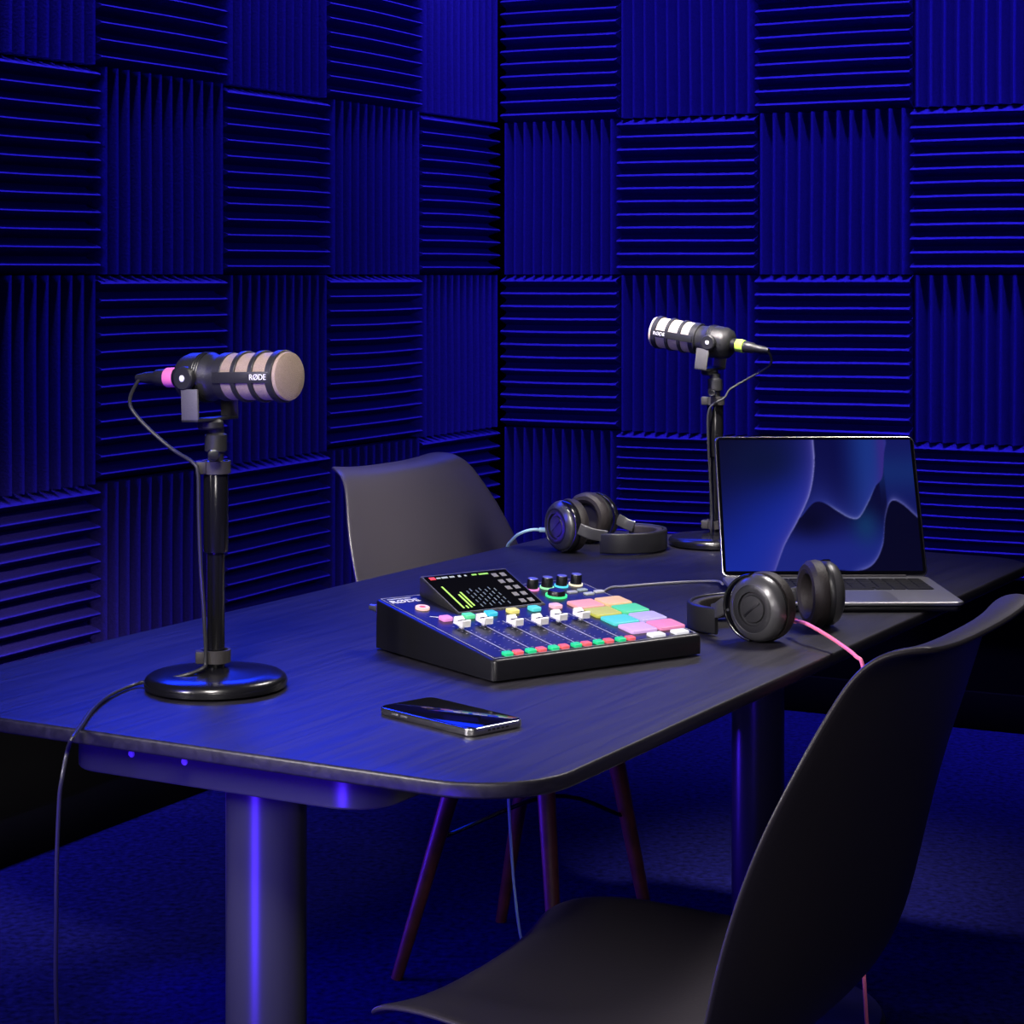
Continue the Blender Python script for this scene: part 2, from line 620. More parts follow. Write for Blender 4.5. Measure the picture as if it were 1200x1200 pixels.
# ------------------------------------------------------------------ microphones and stands
def stand(label, loc, rz, knob_dir=1):
    t = thing('microphone_stand', label, 'microphone stand', loc, rz, 'round-based desk stands for the microphones')
    bm = NB()
    lathe(bm, [(0, 0), (0.074, 0), (0.0785, 0.003), (0.0795, 0.008), (0.0775, 0.013), (0.073, 0.016), (0.055, 0.0185), (0.022, 0.021), (0.014, 0.023), (0, 0.024)], 72)
    link('base', bm, M['black_gloss'], t)
    bm = NB()
    lathe(bm, [(0.0098, 0.020), (0.0098, 0.165)], 28)
    link('lower_pole', bm, M['metal_black'], t)
    bm = NB()
    lathe(bm, [(0.0098, 0.150), (0.0135, 0.152), (0.0138, 0.156), (0.0138, 0.236), (0.0125, 0.240), (0.0120, 0.252), (0.0088, 0.254)], 28)
    link('clutch_sleeve', bm, M['metal_black'], t)
    bm = NB()
    lathe(bm, [(0.0088, 0.250), (0.0088, 0.262), (0.0125, 0.264), (0.0125, 0.282), (0.0090, 0.284), (0.0090, 0.292)], 28)
    link('upper_pole', bm, M['mic_body'], t)
    bm = NB()
    tube(bm, [(-0.003, -0.012, 0.262), (-0.003, -0.026, 0.262)], 0.0042, 12, 2)
    lathe(bm, [(0, -0.004), (0.006, -0.004), (0.007, 0), (0.006, 0.004), (0, 0.0045)], 16, T((-0.003, -0.028, 0.262), (math.pi / 2, 0, 0)))
    link('knob', bm, M['chrome'], t)
    for z in (0.246, 0.036):
        bm = NB()
        lathe(bm, [(0.0138, -0.007), (0.0165, -0.007), (0.0165, 0.007), (0.0138, 0.007)], 28, T((0, 0, z)), closed=True)
        box(bm, (-0.0165, -0.006, z), (0.012, 0.016, 0.014), 0.002)
        link('cable_clip', bm, M['black_matte'], t)
    return t

def microphone(label, centre, axis, mesh, logo_side, sc=1.0, parts_z=0.30):
    """axis points out of the front grille; centre is the pivot above the stand; local x = axis, z up-ish, y = left side."""
    ax = Vector(axis).normalized()
    side = Vector((0, 0, 1)).cross(ax).normalized()
    up = ax.cross(side)
    R = Matrix((ax, side, up)).transposed().to_4x4()
    t = thing('microphone', label, 'microphone', centre, 0, 'broadcast microphones on desk stands', rot=R.to_euler())
    Lx = Matrix.Rotation(math.pi / 2, 4, 'Y')              # lathe z -> local x
    def shift(d):
        return Matrix.Translation((d, 0, 0)) @ Lx
    # rear body
    bm = NB()
    lathe(bm, [(0, -0.036), (0.012, -0.036), (0.019, -0.034), (0.0245, -0.029), (0.0272, -0.020), (0.0275, 0.000), (0.0270, 0.008), (0.0245, 0.013), (0.0235, 0.018), (0.0235, 0.034), (0.0, 0.034)], 56, shift(0.004))
    body = link('body', bm, M['mic_body'], t)
    bm = NB()
    for k in range(3):
        lathe(bm, [(0.0276, -0.001), (0.0282, 0), (0.0276, 0.001)], 56, shift(0.002 + k * 0.0035))
    link('groove_ring', bm, M['black'], body)
    # foam windscreen inside the cage
    bm = NB()
    lathe(bm, [(0, 0.034), (0.0240, 0.034), (0.0258, 0.040), (0.0262, 0.108), (0.0262, 0.114)], 56, shift(0))
    link('windscreen', bm, mesh, t)
    bm = NB()
    lathe(bm, [(0.0255, 0.112), (0.0268, 0.1165), (0.0262, 0.119), (0.022, 0.1205), (0.012, 0.1215), (0, 0.122)], 56, shift(0))
    link('front_grille', bm, mesh, t, label='domed bronze front grille')
    # cage: rings and bars
    bm = NB()
    for x, wd, rr in ((0.036, 0.0060, 0.0268), (0.060, 0.0032, 0.0282), (0.0845, 0.0032, 0.0284), (0.110, 0.0045, 0.0285)):
        lathe(bm, [(rr - 0.0035, -wd), (rr - 0.0008, -wd), (rr, -wd + 0.0008), (rr, wd - 0.0008), (rr - 0.0008, wd), (rr - 0.0035, wd)], 56, shift(x), closed=True)
    for a in (90, 270):
        mx = Matrix.Rotation(math.radians(a), 4, 'X')
        box(bm, (0.072, 0, 0.0268), (0.078, 0.0125, 0.0026), 0.0008, mx)
    link('cage', bm, M['mic_body'], t)
    # logo on the bar
    sgn = logo_side
    mx = Matrix.Translation((0.097, sgn * 0.0283, 0)) @ (Matrix.Rotation(math.pi / 2, 4, 'X') if sgn < 0 else Matrix.Rotation(math.pi, 4, 'Z') @ Matrix.Rotation(math.pi / 2, 4, 'X'))
    text_obj('logo', 'R\u00d8DE', 0.0088, M['white'], t, mx)
    # yoke: two arms, pivots, joining foot
    for s in (-1, 1):
        bm = NB()
        mx = T((-0.002, s * 0.0320, 0), (math.pi / 2, 0, 0))
        lathe(bm, [(0, -0.0045), (0.0110, -0.0045), (0.0130, -0.003), (0.0130, 0.003), (0.0118, 0.0045), (0, 0.0045)], 32, mx)
        pv = link('pivot_cap', bm, M['mic_body'], t)
        bm = NB()
        lathe(bm, [(0, -0.001), (0.0036, -0.001), (0.0036, 0.0006), (0.002, 0.0012), (0, 0.0012)], 20, T((-0.002, s * 0.0366, 0), (math.pi / 2 * (1 if s < 0 else -1), 0, 0)))
        link('pivot_screw', bm, M['white'], pv, label='bright round pivot screw')
        bm = NB()
        box(bm, (0.006, s * 0.0335, -0.0300), (0.0235, 0.0032, 0.036), 0.001)
        link('yoke_arm', bm, M['bracket'], t, label='flat grey metal yoke arm')
    bm = NB()
    box(bm, (0.006, 0, -0.0465), (0.0235, 0.0702, 0.0035), 0.001)
    lathe(bm, [(0, -0.058), (0.0125, -0.058), (0.0145, -0.056), (0.0145, -0.050), (0.0120, -0.047), (0, -0.047)], 28, T((0.006, 0, 0)))
    link('yoke_base', bm, M['mic_body'], t)
    # output socket ring
    bm = NB()
    lathe(bm, [(0, -0.040), (0.0115, -0.040), (0.0115, -0.030), (0, -0.030)], 28, shift(0))
    link('output_socket', bm, M['black'], t)
    return t, R

def plug_and_cable(label, pos, R, ring, ringname, path, group=None, r=0.0022):
    """cable whose first point is the socket of the microphone."""
    t = thing('microphone_cable', label, 'cable', pos, 0, group)
    inv = Matrix.Translation(pos).inverted()
    Mx = R.to_3x3()
    q = Mx.to_4x4() @ Matrix.Rotation(-math.pi / 2, 4, 'Y')      # lathe z -> -axis
    bm = NB()
    lathe(bm, [(0, 0), (0.0108, 0), (0.0108, 0.002), (0.0112, 0.003), (0.0112, 0.014), (0.0095, 0.0145), (0, 0.0145)], 28, q)
    link('colour_ring', bm, ring, t, label=ringname)
    bm = NB()
    lathe(bm, [(0, 0.0145), (0.0098, 0.0145), (0.0100, 0.016), (0.0092, 0.030), (0.0072, 0.033), (0.0066, 0.046), (0.0042, 0.060), (0, 0.060)], 28, q)
    link('connector', bm, M['mic_body'], t)
    bm = NB()
    tip = Vector(pos) + (q @ Vector((0, 0, 0.056)))
    tip0 = Vector(pos) + (q @ Vector((0, 0, 0.050)))
    tube(bm, [inv @ Vector(p) for p in [tip0, tip] + list(path)], r, 10, 8)
    link('cord', bm, M['cable'], t)
    return t

# first microphone (left, near)
B1 = onz(253, 806)
st1 = stand('glossy black desk stand with round base in the left foreground', B1, 0.15)
ax1 = Vector((0.85, -0.525, 0.035)).normalized()
C1 = at(240, 448, B1.y)
C1.y = B1.y
C1.x = B1.x - 0.006 * ax1.x
P1 = Vector((C1.x - 0.007, C1.y, 0.75 + 0.346))
mic1, R1 = microphone('black microphone with bronze grille on the left stand, pointing right', P1, ax1, M['mesh'], -1)
sock1 = P1 + ax1 * (-0.040)
Y1 = B1.y
plug_and_cable('black microphone cable with a pink ring running down the left stand and off the table', sock1, R1, M['pink'], 'pink coloured ring',
               [at(152, 470, Y1 + 0.02), at(165, 493, Y1 + 0.01), at(200, 525, Y1), at(226, 542, Y1 - 0.018), at(232, 556, Y1 - 0.022), at(233, 600, Y1 - 0.022), at(235, 660, Y1 - 0.021),
                at(239, 720, Y1 - 0.018), at(241, 772, Y1 - 0.018), at(236, 784, Y1 - 0.024), at(205, 794, Y1 - 0.03), onz(165, 800, 0.7545), onz(130, 814, 0.7535), onz(108, 832, 0.7535), onz(96, 849, 0.7535),
                onz(90, 862, 0.7535) + Vector((-0.002, -0.012, 0.0)), at(79, 880, 2.04), at(73, 910, 2.03), at(69, 945, 2.03), at(66, 1060, 2.04), at(70, 1250, 2.08), (-0.44, 2.15, 0.10), (-0.40, 2.2, 0.006), (-0.25, 2.4, 0.006)])

# second microphone (right, far)
B2 = onz(838, 639)
st2 = stand('black desk stand at the far end of the table behind the laptop', B2, -0.2)
ax2 = Vector((-0.82, 0.55, 0.13)).normalized()
P2 = Vector((B2.x + 0.002, B2.y, 0.75 + 0.346))
mic2, R2 = microphone('black microphone with pale lit grille on the far stand, pointing left', P2, ax2, M['mesh_lit'], 1)
sock2 = P2 + ax2 * (-0.040)
Y2 = B2.y
plug_and_cable('thin black cable with a lime ring looping down the far microphone stand', sock2, R2, M['lime'], 'lime coloured ring',
               [at(904, 420, Y2 - 0.04), at(900, 430, Y2 - 0.03), at(878, 443, Y2 - 0.02), at(856, 456, Y2 - 0.02), at(849, 466, Y2 - 0.022), at(831, 480, Y2 - 0.022), at(830, 520, Y2 - 0.022),
                at(832, 560, Y2 - 0.02), at(834, 600, Y2 - 0.02), at(834, 626, Y2 - 0.022), at(840, 628, Y2 + 0.02), (0.385, 3.52, 0.7535), (0.422, 3.568, 0.7535), (0.430, 3.600, 0.745), (0.432, 3.615, 0.60), (0.435, 3.62, 0.3), (0.437, 3.62, 0.03)],
               r=0.0020)

# ------------------------------------------------------------------ mixer
MA = math.radians(34.5)
mixer = thing('audio_mixer', 'black wedge-shaped podcast mixer with screen, faders and glowing coloured pads', 'audio mixer', (-0.021, 2.30, 0.75), MA)
W, D = 0.305, 0.262
H0, H1 = 0.026, 0.062
slope = (H1 - H0) / D
SA = math.atan(slope)
def surf(a, b, h=0.0):
    return Vector((a, b, H0 + slope * b + h))
def SM(a, b, h=0.0):
    return Matrix.Translation(surf(a, b, h)) @ Matrix.Rotation(SA, 4, 'X')
bm = NB()
out = rrect(W / 2, D / 2, 0.007, 5, W / 2, D / 2)
lo = [bm.verts.new((x, y, 0.003)) for x, y in out]
lo2 = [bm.verts.new((x, y, 0.006)) for x, y in out]
mid = [bm.verts.new((x, y, H0 + slope * y - 0.003)) for x, y in out]
out3 = rrect(W / 2 - 0.0015, D / 2 - 0.0015, 0.006, 5, W / 2, D / 2)
hi = [bm.verts.new((x, y, H0 + slope * y - 0.0008)) for x, y in out3]
out4 = rrect(W / 2 - 0.003, D / 2 - 0.003, 0.005, 5, W / 2, D / 2)
hi2 = [bm.verts.new((x, y, H0 + slope * y)) for x, y in out4]
for a_, b_ in ((lo, lo2), (lo2, mid), (mid, hi), (hi, hi2)):
    for i in range(len(a_)):
        j = (i + 1) % len(a_)
        bm.faces.new((a_[i], a_[j], b_[j], b_[i]))
bm.faces.new(lo)
bm.faces.new(hi2)
link('housing', bm, M['black'], mixer)
for fx, fy in ((0.02, 0.02), (W - 0.02, 0.02), (0.02, D - 0.02), (W - 0.02, D - 0.02)):
    bm = NB()
    lathe(bm, [(0.008, 0.0), (0.008, 0.004)], 16, T((fx, fy, 0)))
    link('rubber_foot', bm, M['black_matte'], mixer)
# glossy face plate
bm = NB()
prism(bm, rrect(W / 2 - 0.008, D / 2 - 0.008, 0.004, 4), 0, 0.0006, 0, SM(W / 2, D / 2, 0.0))
link('face_plate', bm, mat('satin_face', (0.005, 0.005, 0.010), 0.38), mixer)
# edge line round the top plate
def flat_line(bm, a0, b0, a1, b1, wd=0.0006, h=0.0008):
    p, q = Vector((a0, b0)), Vector((a1, b1))
    c = (p + q) / 2
    L = (q - p).length
    ang = math.atan2(q.y - p.y, q.x - p.x)
    box(bm, (0, 0, 0), (L, wd, 0.0004), 0, SM(c.x, c.y, h) @ Matrix.Rotation(ang, 4, 'Z'))
GREYP = mat('printed_grey', (0.35, 0.35, 0.45), 0.5)
bm = NB()
flat_line(bm, 0.006, 0.006, 0.006, D - 0.006)
flat_line(bm, W - 0.006, 0.006, W - 0.006, D - 0.006)
flat_line(bm, 0.006, 0.006, W - 0.006, 0.006)
flat_line(bm, 0.006, D - 0.006, W - 0.006, D - 0.006)
link('edge_trim', bm, GREYP, mixer, smooth=False)

chx = [0.0345 + 0.0323 * i for i in range(6)]
btn_cols = [(0.85, 0.30, 0.75), (0.12, 0.75, 0.35), (0.05, 0.60, 0.85), (0.85, 0.75, 0.22), (0.10, 0.70, 0.72), (0.95, 0.50, 0.62)]
cap_b = [0.122, 0.123, 0.106, 0.100, 0.106, 0.104]
for i, x in enumerate(chx):
    bm = NB()
    prism(bm, rrect(0.0072, 0.0068, 0.003, 4), 0, 0.0048, 0.0012, SM(x, 0.153, 0.0004))
    link('channel_button', bm, glow(btn_cols[i], 0.75), mixer)
    # fader track, scale marks
    bm = NB()
    box(bm, (0, 0, 0), (0.0010, 0.105, 0.0004), 0, SM(x, 0.075, 0.0009))
    link('fader_slot', bm, GREYP, mixer, smooth=False)
    bm = NB()
    for k in range(11):
        for sgn in (-1, 1):
            box(bm, (0, 0, 0), (0.0034 if k % 5 == 0 else 0.0022, 0.0005, 0.0003), 0, SM(x + sgn * 0.0065, 0.028 + k * 0.0098, 0.0009))
    link('fader_scale', bm, GREYP, mixer, smooth=False)
    bm = NB()
    mx = SM(x, cap_b[i] - 0.004, 0.0006)
    box(bm, (0, 0, 0.003), (0.003, 0.006, 0.006), 0.0, mx)
    # cap with raised ends and a waist
    pr = [(-0.010, 0.004), (-0.010, 0.0115), (-0.0085, 0.0125), (-0.003, 0.0095), (0.003, 0.0095), (0.0085, 0.0125), (0.010, 0.0115), (0.010, 0.004)]
    a_ = [bm.verts.new(mx @ Vector((-0.0058, p[0], p[1]))) for p in pr]
    b_ = [bm.verts.new(mx @ Vector((0.0058, p[0], p[1]))) for p in pr]
    for k in range(len(pr)):
        j = (k + 1) % len(pr)
        bm.faces.new((a_[k], a_[j], b_[j], b_[k]))
    bm.faces.new(a_)
    bm.faces.new(b_)
    fc = link('fader_cap', bm, M['cap_white'], mixer, smooth=False)
    bm = NB()
    box(bm, (0, 0, 0.0099), (0.0117, 0.0012, 0.0012), 0, mx)
    link('cap_line', bm, M['black'], fc, smooth=False)
    for dx, c, nm in ((-0.0072, (0.02, 0.72, 0.28), 'listen_button'), (0.0072, (0.95, 0.14, 0.16), 'mute_button')):
        bm = NB()
        prism(bm, rrect(0.0058, 0.0052, 0.0022, 4), 0, 0.0040, 0.0010, SM(x + dx, 0.012, 0.0004))
        link(nm, bm, glow(c, 0.65), mixer)
pads = [((0.238, 0.147), (0.95, 0.42, 0.42)), ((0.281, 0.147), (0.95, 0.60, 0.30)),
        ((0.238, 0.112), (0.62, 0.62, 0.10)), ((0.281, 0.112), (0.10, 0.75, 0.35)),
        ((0.238, 0.077), (0.10, 0.72, 0.72)), ((0.281, 0.077), (0.55, 0.48, 0.90)),
        ((0.238, 0.042), (0.78, 0.48, 0.92)), ((0.281, 0.042), (0.92, 0.28, 0.52))]
for (a_, b_), c in pads:
    bm = NB()
    prism(bm, rrect(0.0198, 0.0158, 0.004, 5), 0, 0.0040, 0.0012, SM(a_, b_, 0.0004))
    link('sound_pad', bm, glow(c, 0.62), mixer)
for a_ in (0.243, 0.279):
    bm = NB()
    prism(bm, rrect(0.0105, 0.0065, 0.002, 4), 0, 0.0038, 0.001, SM(a_, 0.0125, 0.0004))
    link('bank_button', bm, glow((0.85, 0.85, 0.9), 0.7), mixer)
# volume knobs with lit rings
for a_, c in zip((0.216, 0.239, 0.262, 0.285), ((0.95, 0.25, 0.65), (0.35, 0.90, 0.45), (0.10, 0.70, 0.90), (0.95, 0.85, 0.60))):
    mx = SM(a_, 0.232, 0.0005)
    bm = NB()
    lathe(bm, [(0.0078, 0), (0.0092, 0), (0.0092, 0.0022), (0.0078, 0.0022)], 32, mx, closed=True)
    rg = link('volume_knob_ring', bm, glow(c, 1.0), mixer)
    bm = NB()
    lathe(bm, [(0, 0), (0.0078, 0), (0.0072, 0.0125), (0.0066, 0.0140)], 32, mx)
    kb = link('volume_knob', bm, M['black'], mixer)
    bm = NB()
    lathe(bm, [(0, 0.0136), (0.0066, 0.0136), (0.0063, 0.0146), (0, 0.0148)], 32, mx)
    link('knob_top', bm, M['alu'], kb)
mx = SM(0.228, 0.196, 0.0005)
bm = NB()
lathe(bm, [(0.0120, 0), (0.0138, 0), (0.0138, 0.0022), (0.0120, 0.0022)], 40, mx, closed=True)
link('encoder_ring', bm, glow((0.05, 0.85, 0.25), 1.3), mixer)
bm = NB()
lathe(bm, [(0, 0), (0.0118, 0), (0.0112, 0.0065), (0.0100, 0.008), (0, 0.0082)], 40, mx)
link('encoder_dial', bm, M['black'], mixer)
for a_, b_, c in ((0.258, 0.203, (0.6, 0.6, 0.7)), (0.277, 0.207, (0.5, 0.6, 0.65)), (0.275, 0.190, (0.7, 0.75, 0.8)), (0.294, 0.194, (0.85, 0.85, 0.9))):
    bm = NB()
    prism(bm, rrect(0.0068, 0.0036, 0.0012, 3), 0, 0.0022, 0.0006, SM(a_, b_, 0.0004))
    link('menu_button', bm, glow(c, 0.35), mixer)
# record button and logo
mx = SM(0.033, 0.203, 0.0004)
bm = NB()
lathe(bm, [(0.0040, 0), (0.0088, 0), (0.0088, 0.0028), (0.0080, 0.0034), (0.0040, 0.0030)], 32, mx, closed=True)
rb = link('record_button', bm, glow((1.0, 0.62, 0.58), 0.85), mixer)
bm = NB()
lathe(bm, [(0, 0), (0.0040, 0), (0.0040, 0.0030), (0, 0.0032)], 24, mx)
link('record_dot', bm, glow((0.9, 0.08, 0.05), 0.8), rb)
text_obj('logo', 'R\u00d8DE', 0.0155, M['white'], mixer, SM(0.030, 0.238, 0.0009))
bm = NB()
flat_line(bm, 0.012, 0.250, 0.045, 0.250, 0.0012)
flat_line(bm, 0.024, 0.172, 0.034, 0.164, 0.0008)
link('printed_mark', bm, M['white'], mixer, smooth=False)
# tilted display block
sa0, sa1, sb0, sb1 = 0.062, 0.192, 0.168, 0.256
hf, hb = 0.0015, 0.0235
bm = NB()
c8 = []
for (x, y, h) in ((sa0, sb0, 0), (sa1, sb0, 0), (sa1, sb1, 0), (sa0, sb1, 0), (sa0, sb0, hf), (sa1, sb0, hf), (sa1, sb1, hb), (sa0, sb1, hb)):
    c8.append(bm.verts.new(surf(x, y, h)))
for q in ((0, 1, 2, 3), (4, 5, 6, 7), (0, 1, 5, 4), (1, 2, 6, 5), (2, 3, 7, 6), (3, 0, 4, 7)):
    bm.faces.new([c8[i] for i in q])
bmesh.ops.bevel(bm, geom=bm.edges[:], offset=0.001, segments=2, profile=0.5, affect='EDGES')
M['bezel'] = mat('bezel_grey', (0.035, 0.035, 0.037), 0.35, 0.2)
disp = link('display', bm, M['bezel'], mixer)
ts = math.atan((slope * (sb1 - sb0) + hb - hf) / (sb1 - sb0))
SL = (sb1 - sb0) / math.cos(ts)
DM = Matrix.Translation(surf(sa0, sb0, hf)) @ Matrix.Rotation(ts, 4, 'X')
bm = NB()
prism(bm, rrect((sa1 - sa0) / 2 - 0.0035, SL / 2 - 0.0035, 0.002, 3), 0, 0.0006, 0, DM @ Matrix.Translation(((sa1 - sa0) / 2, SL / 2, 0)))
scr = link('screen_glass', bm, M['glass'], disp)
bm = NB()
for (cx_, cy_, w_, h_) in (((sa1 - sa0) / 2, 0.0018, sa1 - sa0 - 0.002, 0.0012), ((sa1 - sa0) / 2, SL - 0.0018, sa1 - sa0 - 0.002, 0.0008), (0.0016, SL / 2, 0.0010, SL - 0.003)):
    box(bm, (cx_, cy_, 0.0005), (w_, h_, 0.0005), 0, DM)
link('display_trim', bm, M['bracket'], disp, smooth=False)
def icon(bm, x, y, w_, h_):
    box(bm, (x, y, 0.0009), (w_, h_, 0.0003), 0, DM)
WS, HS = sa1 - sa0, SL
for nm, c, s_, rects in (
    ('status_icon', (0.9, 0.05, 0.05), 1.0, [(0.013, HS - 0.0095, 0.008, 0.006)]),
    ('status_text', (0.55, 0.6, 0.6), 0.6, [(0.022, HS - 0.0095, 0.006, 0.0028), (0.031, HS - 0.0095, 0.009, 0.0035), (0.042, HS - 0.0095, 0.007, 0.003), (0.053, HS - 0.0095, 0.004, 0.004), (0.062, HS - 0.0095, 0.003, 0.003)]),
    ('status_bar', (0.35, 0.75, 0.10), 0.8, [(0.075, HS - 0.0095, 0.007, 0.003), (0.089, HS - 0.0095, 0.014, 0.003)]),
    ('level_meter', (0.45, 0.85, 0.10), 1.0, [(0.0145, 0.037, 0.0022, 0.054), (0.0262, 0.026, 0.0022, 0.032), (0.0315, 0.030, 0.0022, 0.034), (0.0205, 0.012, 0.002, 0.006)]),
    ('meter_dots', (0.20, 0.26, 0.28), 0.15, [(0.0415 + 0.0068 * i, 0.012 + 0.011 * (j + 0.4 * (i % 2)), 0.0016, 0.0065) for i in range(7) for j in range(4)]),
    ('menu_icons', (0.40, 0.38, 0.33), 0.16, [(0.103 + 0.0125 * i, 0.013 + 0.0165 * j, 0.0075, 0.0085) for i in range(2) for j in range(5)]),
):
    bm = NB()
    for r_ in rects:
        icon(bm, *r_)
    link(nm, bm, glow(c, s_), scr, smooth=False)
bm = NB()
tube(bm, [(0.012, D - 0.004, 0.048), (0.010, D + 0.010, 0.048)], 0.0055, 16, 2)
tube(bm, [(0.010, D + 0.010, 0.048), (0.009, D + 0.022, 0.048)], 0.004, 16, 2)
link('headphone_plug', bm, M['alu'], mixer, label='small grey plug at the back corner')

# ------------------------------------------------------------------ laptop
LA = math.radians(0.8)
LW, LD, LL, LT = 0.305, 0.240, 0.2235, math.radians(27)
lap_c = Vector((0.4625, 3.030, 0.75))
laptop = thing('laptop', 'open silver laptop with blue wave wallpaper standing at the right of the table', 'laptop', lap_c, LA)
bm = NB()
prism(bm, rrect(LW / 2, LD / 2, 0.012, 8, 0, -LD / 2), 0.0085, 0.0135, 0.0015)
link('base', bm, M['alu'], laptop)
bm = NB()
prism(bm, rrect(LW / 2 - 0.004, LD / 2 - 0.004, 0.010, 8, 0, -LD / 2), 0.0, 0.0086, 0.003)
link('bottom_case', bm, M['black'], laptop, label='dark underside of the laptop')
bm = NB()
prism(bm, rrect(0.136, 0.050, 0.003, 4, 0, -0.075), 0.0131, 0.01365, 0)
link('keyboard_tray', bm, M['key'], laptop)
proto = None
kn = 0
for r_ in range(6):
    y = -0.031 - r_ * 0.0178
    hh = 0.0075 if r_ else 0.0045
    nk = 14 if r_ < 5 else 8
    ws = [0.0163] * nk
    if r_ == 5:
        ws = [0.0163, 0.0163, 0.0163, 0.022, 0.098, 0.022, 0.0163, 0.036]
    x = -0.1335
    step = (0.267 - sum(ws)) / (nk - 1)
    for w_ in ws:
        bm = NB()
        prism(bm, rrect(w_ / 2, hh, 0.0015, 2), 0.0, 0.0011, 0.0003)
        k = link('key', bm, M['key'], laptop)
        k.location = (x + w_ / 2, y, 0.0136)
        x += w_ + step
bm = NB()
prism(bm, rrect(0.066, 0.046, 0.004, 4, 0, -0.185), 0.0131, 0.01362, 0)
link('trackpad', bm, mat('trackpad', (0.58, 0.58, 0.60), 0.28, 0.9), laptop)
# lid, leaning back
LM = Matrix.Translation((0, -0.004, 0.014)) @ Matrix.Rotation(math.pi / 2 - LT, 4, 'X')
bm = NB()
prism(bm, rrect(LW / 2, LL / 2, 0.010, 8, 0, LL / 2), -0.005, 0.0, 0.0012, LM)
lid = link('lid', bm, M['alu_light'], laptop)
bm = NB()
prism(bm, rrect(LW / 2 - 0.0022, LL / 2 - 0.0022, 0.0085, 8, 0, LL / 2), -0.0002, 0.0003, 0, LM)
link('bezel', bm, M['glass'], lid)
bm = NB()
tube(bm, [(-0.12, 0.0, 0.0125), (0.12, 0.0, 0.0125)], 0.0052, 16, 2)
link('hinge', bm, M['black_matte'], laptop)

def smooth01(x):
    x = max(0.0, min(1.0, x))
    return x * x * (3 - 2 * x)
def lerp(a, b, t):
    return tuple(a[i] + (b[i] - a[i]) * t for i in range(3))
def interp(pts, x):
    if x <= pts[0][0]:
        return pts[0][1]
    n = len(pts)
    def sl(i):
        a_, b_ = pts[max(i - 1, 0)], pts[min(i + 1, n - 1)]
        return (b_[1] - a_[1]) / (b_[0] - a_[0])
    for i in range(n - 1):
        (xa, ya), (xb, yb) = pts[i], pts[i + 1]
        if x <= xb:
            h = xb - xa
            t = (x - xa) / h
            return (ya * (2 * t ** 3 - 3 * t * t + 1) + h * sl(i) * (t ** 3 - 2 * t * t + t)
                    + yb * (3 * t * t - 2 * t ** 3) + h * sl(i + 1) * (t ** 3 - t * t))
    return pts[-1][1]
def wallpaper(u, v):
    """soft overlapping waves; u right, v down, both 0..1; sRGB 0..1"""
    dark = (0.005, 0.005, 0.14)
    # left lobe edge x as a function of v
    e1 = interp([(0, 0.495), (0.2, 0.49), (0.42, 0.455), (0.62, 0.385), (0.8, 0.31), (1.0, 0.25)], v)
    w1 = interp([(0, 0.30), (0.42, 0.455), (0.5, 0.475), (0.62, 0.59)], v)
    # hill line (upper middle shape bottom edge) v as function of u
    l2 = interp([(0.40, 0.60), (0.47, 0.49), (0.52, 0.485), (0.60, 0.56), (0.655, 0.605), (0.70, 0.60), (0.76, 0.47), (0.80, 0.36), (0.84, 0.28), (0.86, 0.10), (0.88, 0.0)], u)
    l3 = interp([(0.28, 1.05), (0.55, 0.99), (0.66, 1.0), (0.75, 0.95), (0.81, 0.80), (0.835, 0.60), (0.87, 0.48), (0.92, 0.49), (1.0, 0.60)], u)
    if u < e1:
        d = e1 - u
        t = max(0.0, min(1.0, (u + v * 0.9) / 1.2))
        c = lerp((0.01, 0.01, 0.16), (0.07, 0.16, 0.62), smooth01(t * 1.25))
        c = lerp(c, (0.02, 0.06, 0.22), 0.85 * math.exp(-((u - 0.22) / 0.22) ** 2 - ((v - 0.15) / 0.20) ** 2))
        c = lerp(c, (0.30, 0.24, 0.62), 0.65 * math.exp(-d / 0.06))
        c = lerp(c, (0.62, 0.62, 0.88), 0.9 * math.exp(-d / 0.007) * (1 - smooth01(v - 0.45)))
        return c
    if v < l2 and u < 0.875:
        d = l2 - v
        c = lerp((0.02, 0.03, 0.26), (0.09, 0.20, 0.52), smooth01((u - 0.58) / 0.2))
        c = lerp(c, (0.16, 0.20, 0.56), 0.8 * math.exp(-d / 0.16))
        c = lerp(c, (0.60, 0.62, 0.85), 0.85 * math.exp(-d / 0.012) * smooth01((u - 0.5) / 0.1) * (1 - smooth01((u - 0.74) / 0.08)))
        c = lerp(c, (0.28, 0.12, 0.50), 0.5 * math.exp(-((u - 0.845) / 0.03) ** 2))
        return c
    if v < l3:
        d = l3 - v
        c = lerp((0.02, 0.02, 0.20), (0.10, 0.14, 0.50), smooth01((v - 0.5) / 0.35) if u < 0.85 else 0.55)
        c = lerp(c, (0.06, 0.24, 0.42), 0.7 * math.exp(-((u - 0.73) / 0.07) ** 2 - ((v - 0.66) / 0.14) ** 2))
        if u > 0.82:
            c = lerp(c, (0.07, 0.20, 0.46), 0.6 * math.exp(-((v - 0.25) / 0.15) ** 2))
        c = lerp(c, dark, 0.9 * math.exp(-((u - 0.44) / 0.12) ** 2 - ((v - 0.62) / 0.12) ** 2))
        c = lerp(c, (0.50, 0.50, 0.80), 0.8 * math.exp(-d / 0.02) * smooth01((u - 0.62) / 0.1))
        return c
    return (0.005, 0.005, 0.13)
NXs, NYs = 220, 150
sw, sh = LW / 2 - 0.0065, LL / 2 - 0.0075
sx0, sy0 = -sw, 0.0085
sx1, sy1 = sw, LL - 0.0058
verts, faces = [], []
for j in range(NYs + 1):
    for i in range(NXs + 1):
        verts.append(LM @ Vector((sx0 + (sx1 - sx0) * i / NXs, sy0 + (sy1 - sy0) * j / NYs, 0.00045)))
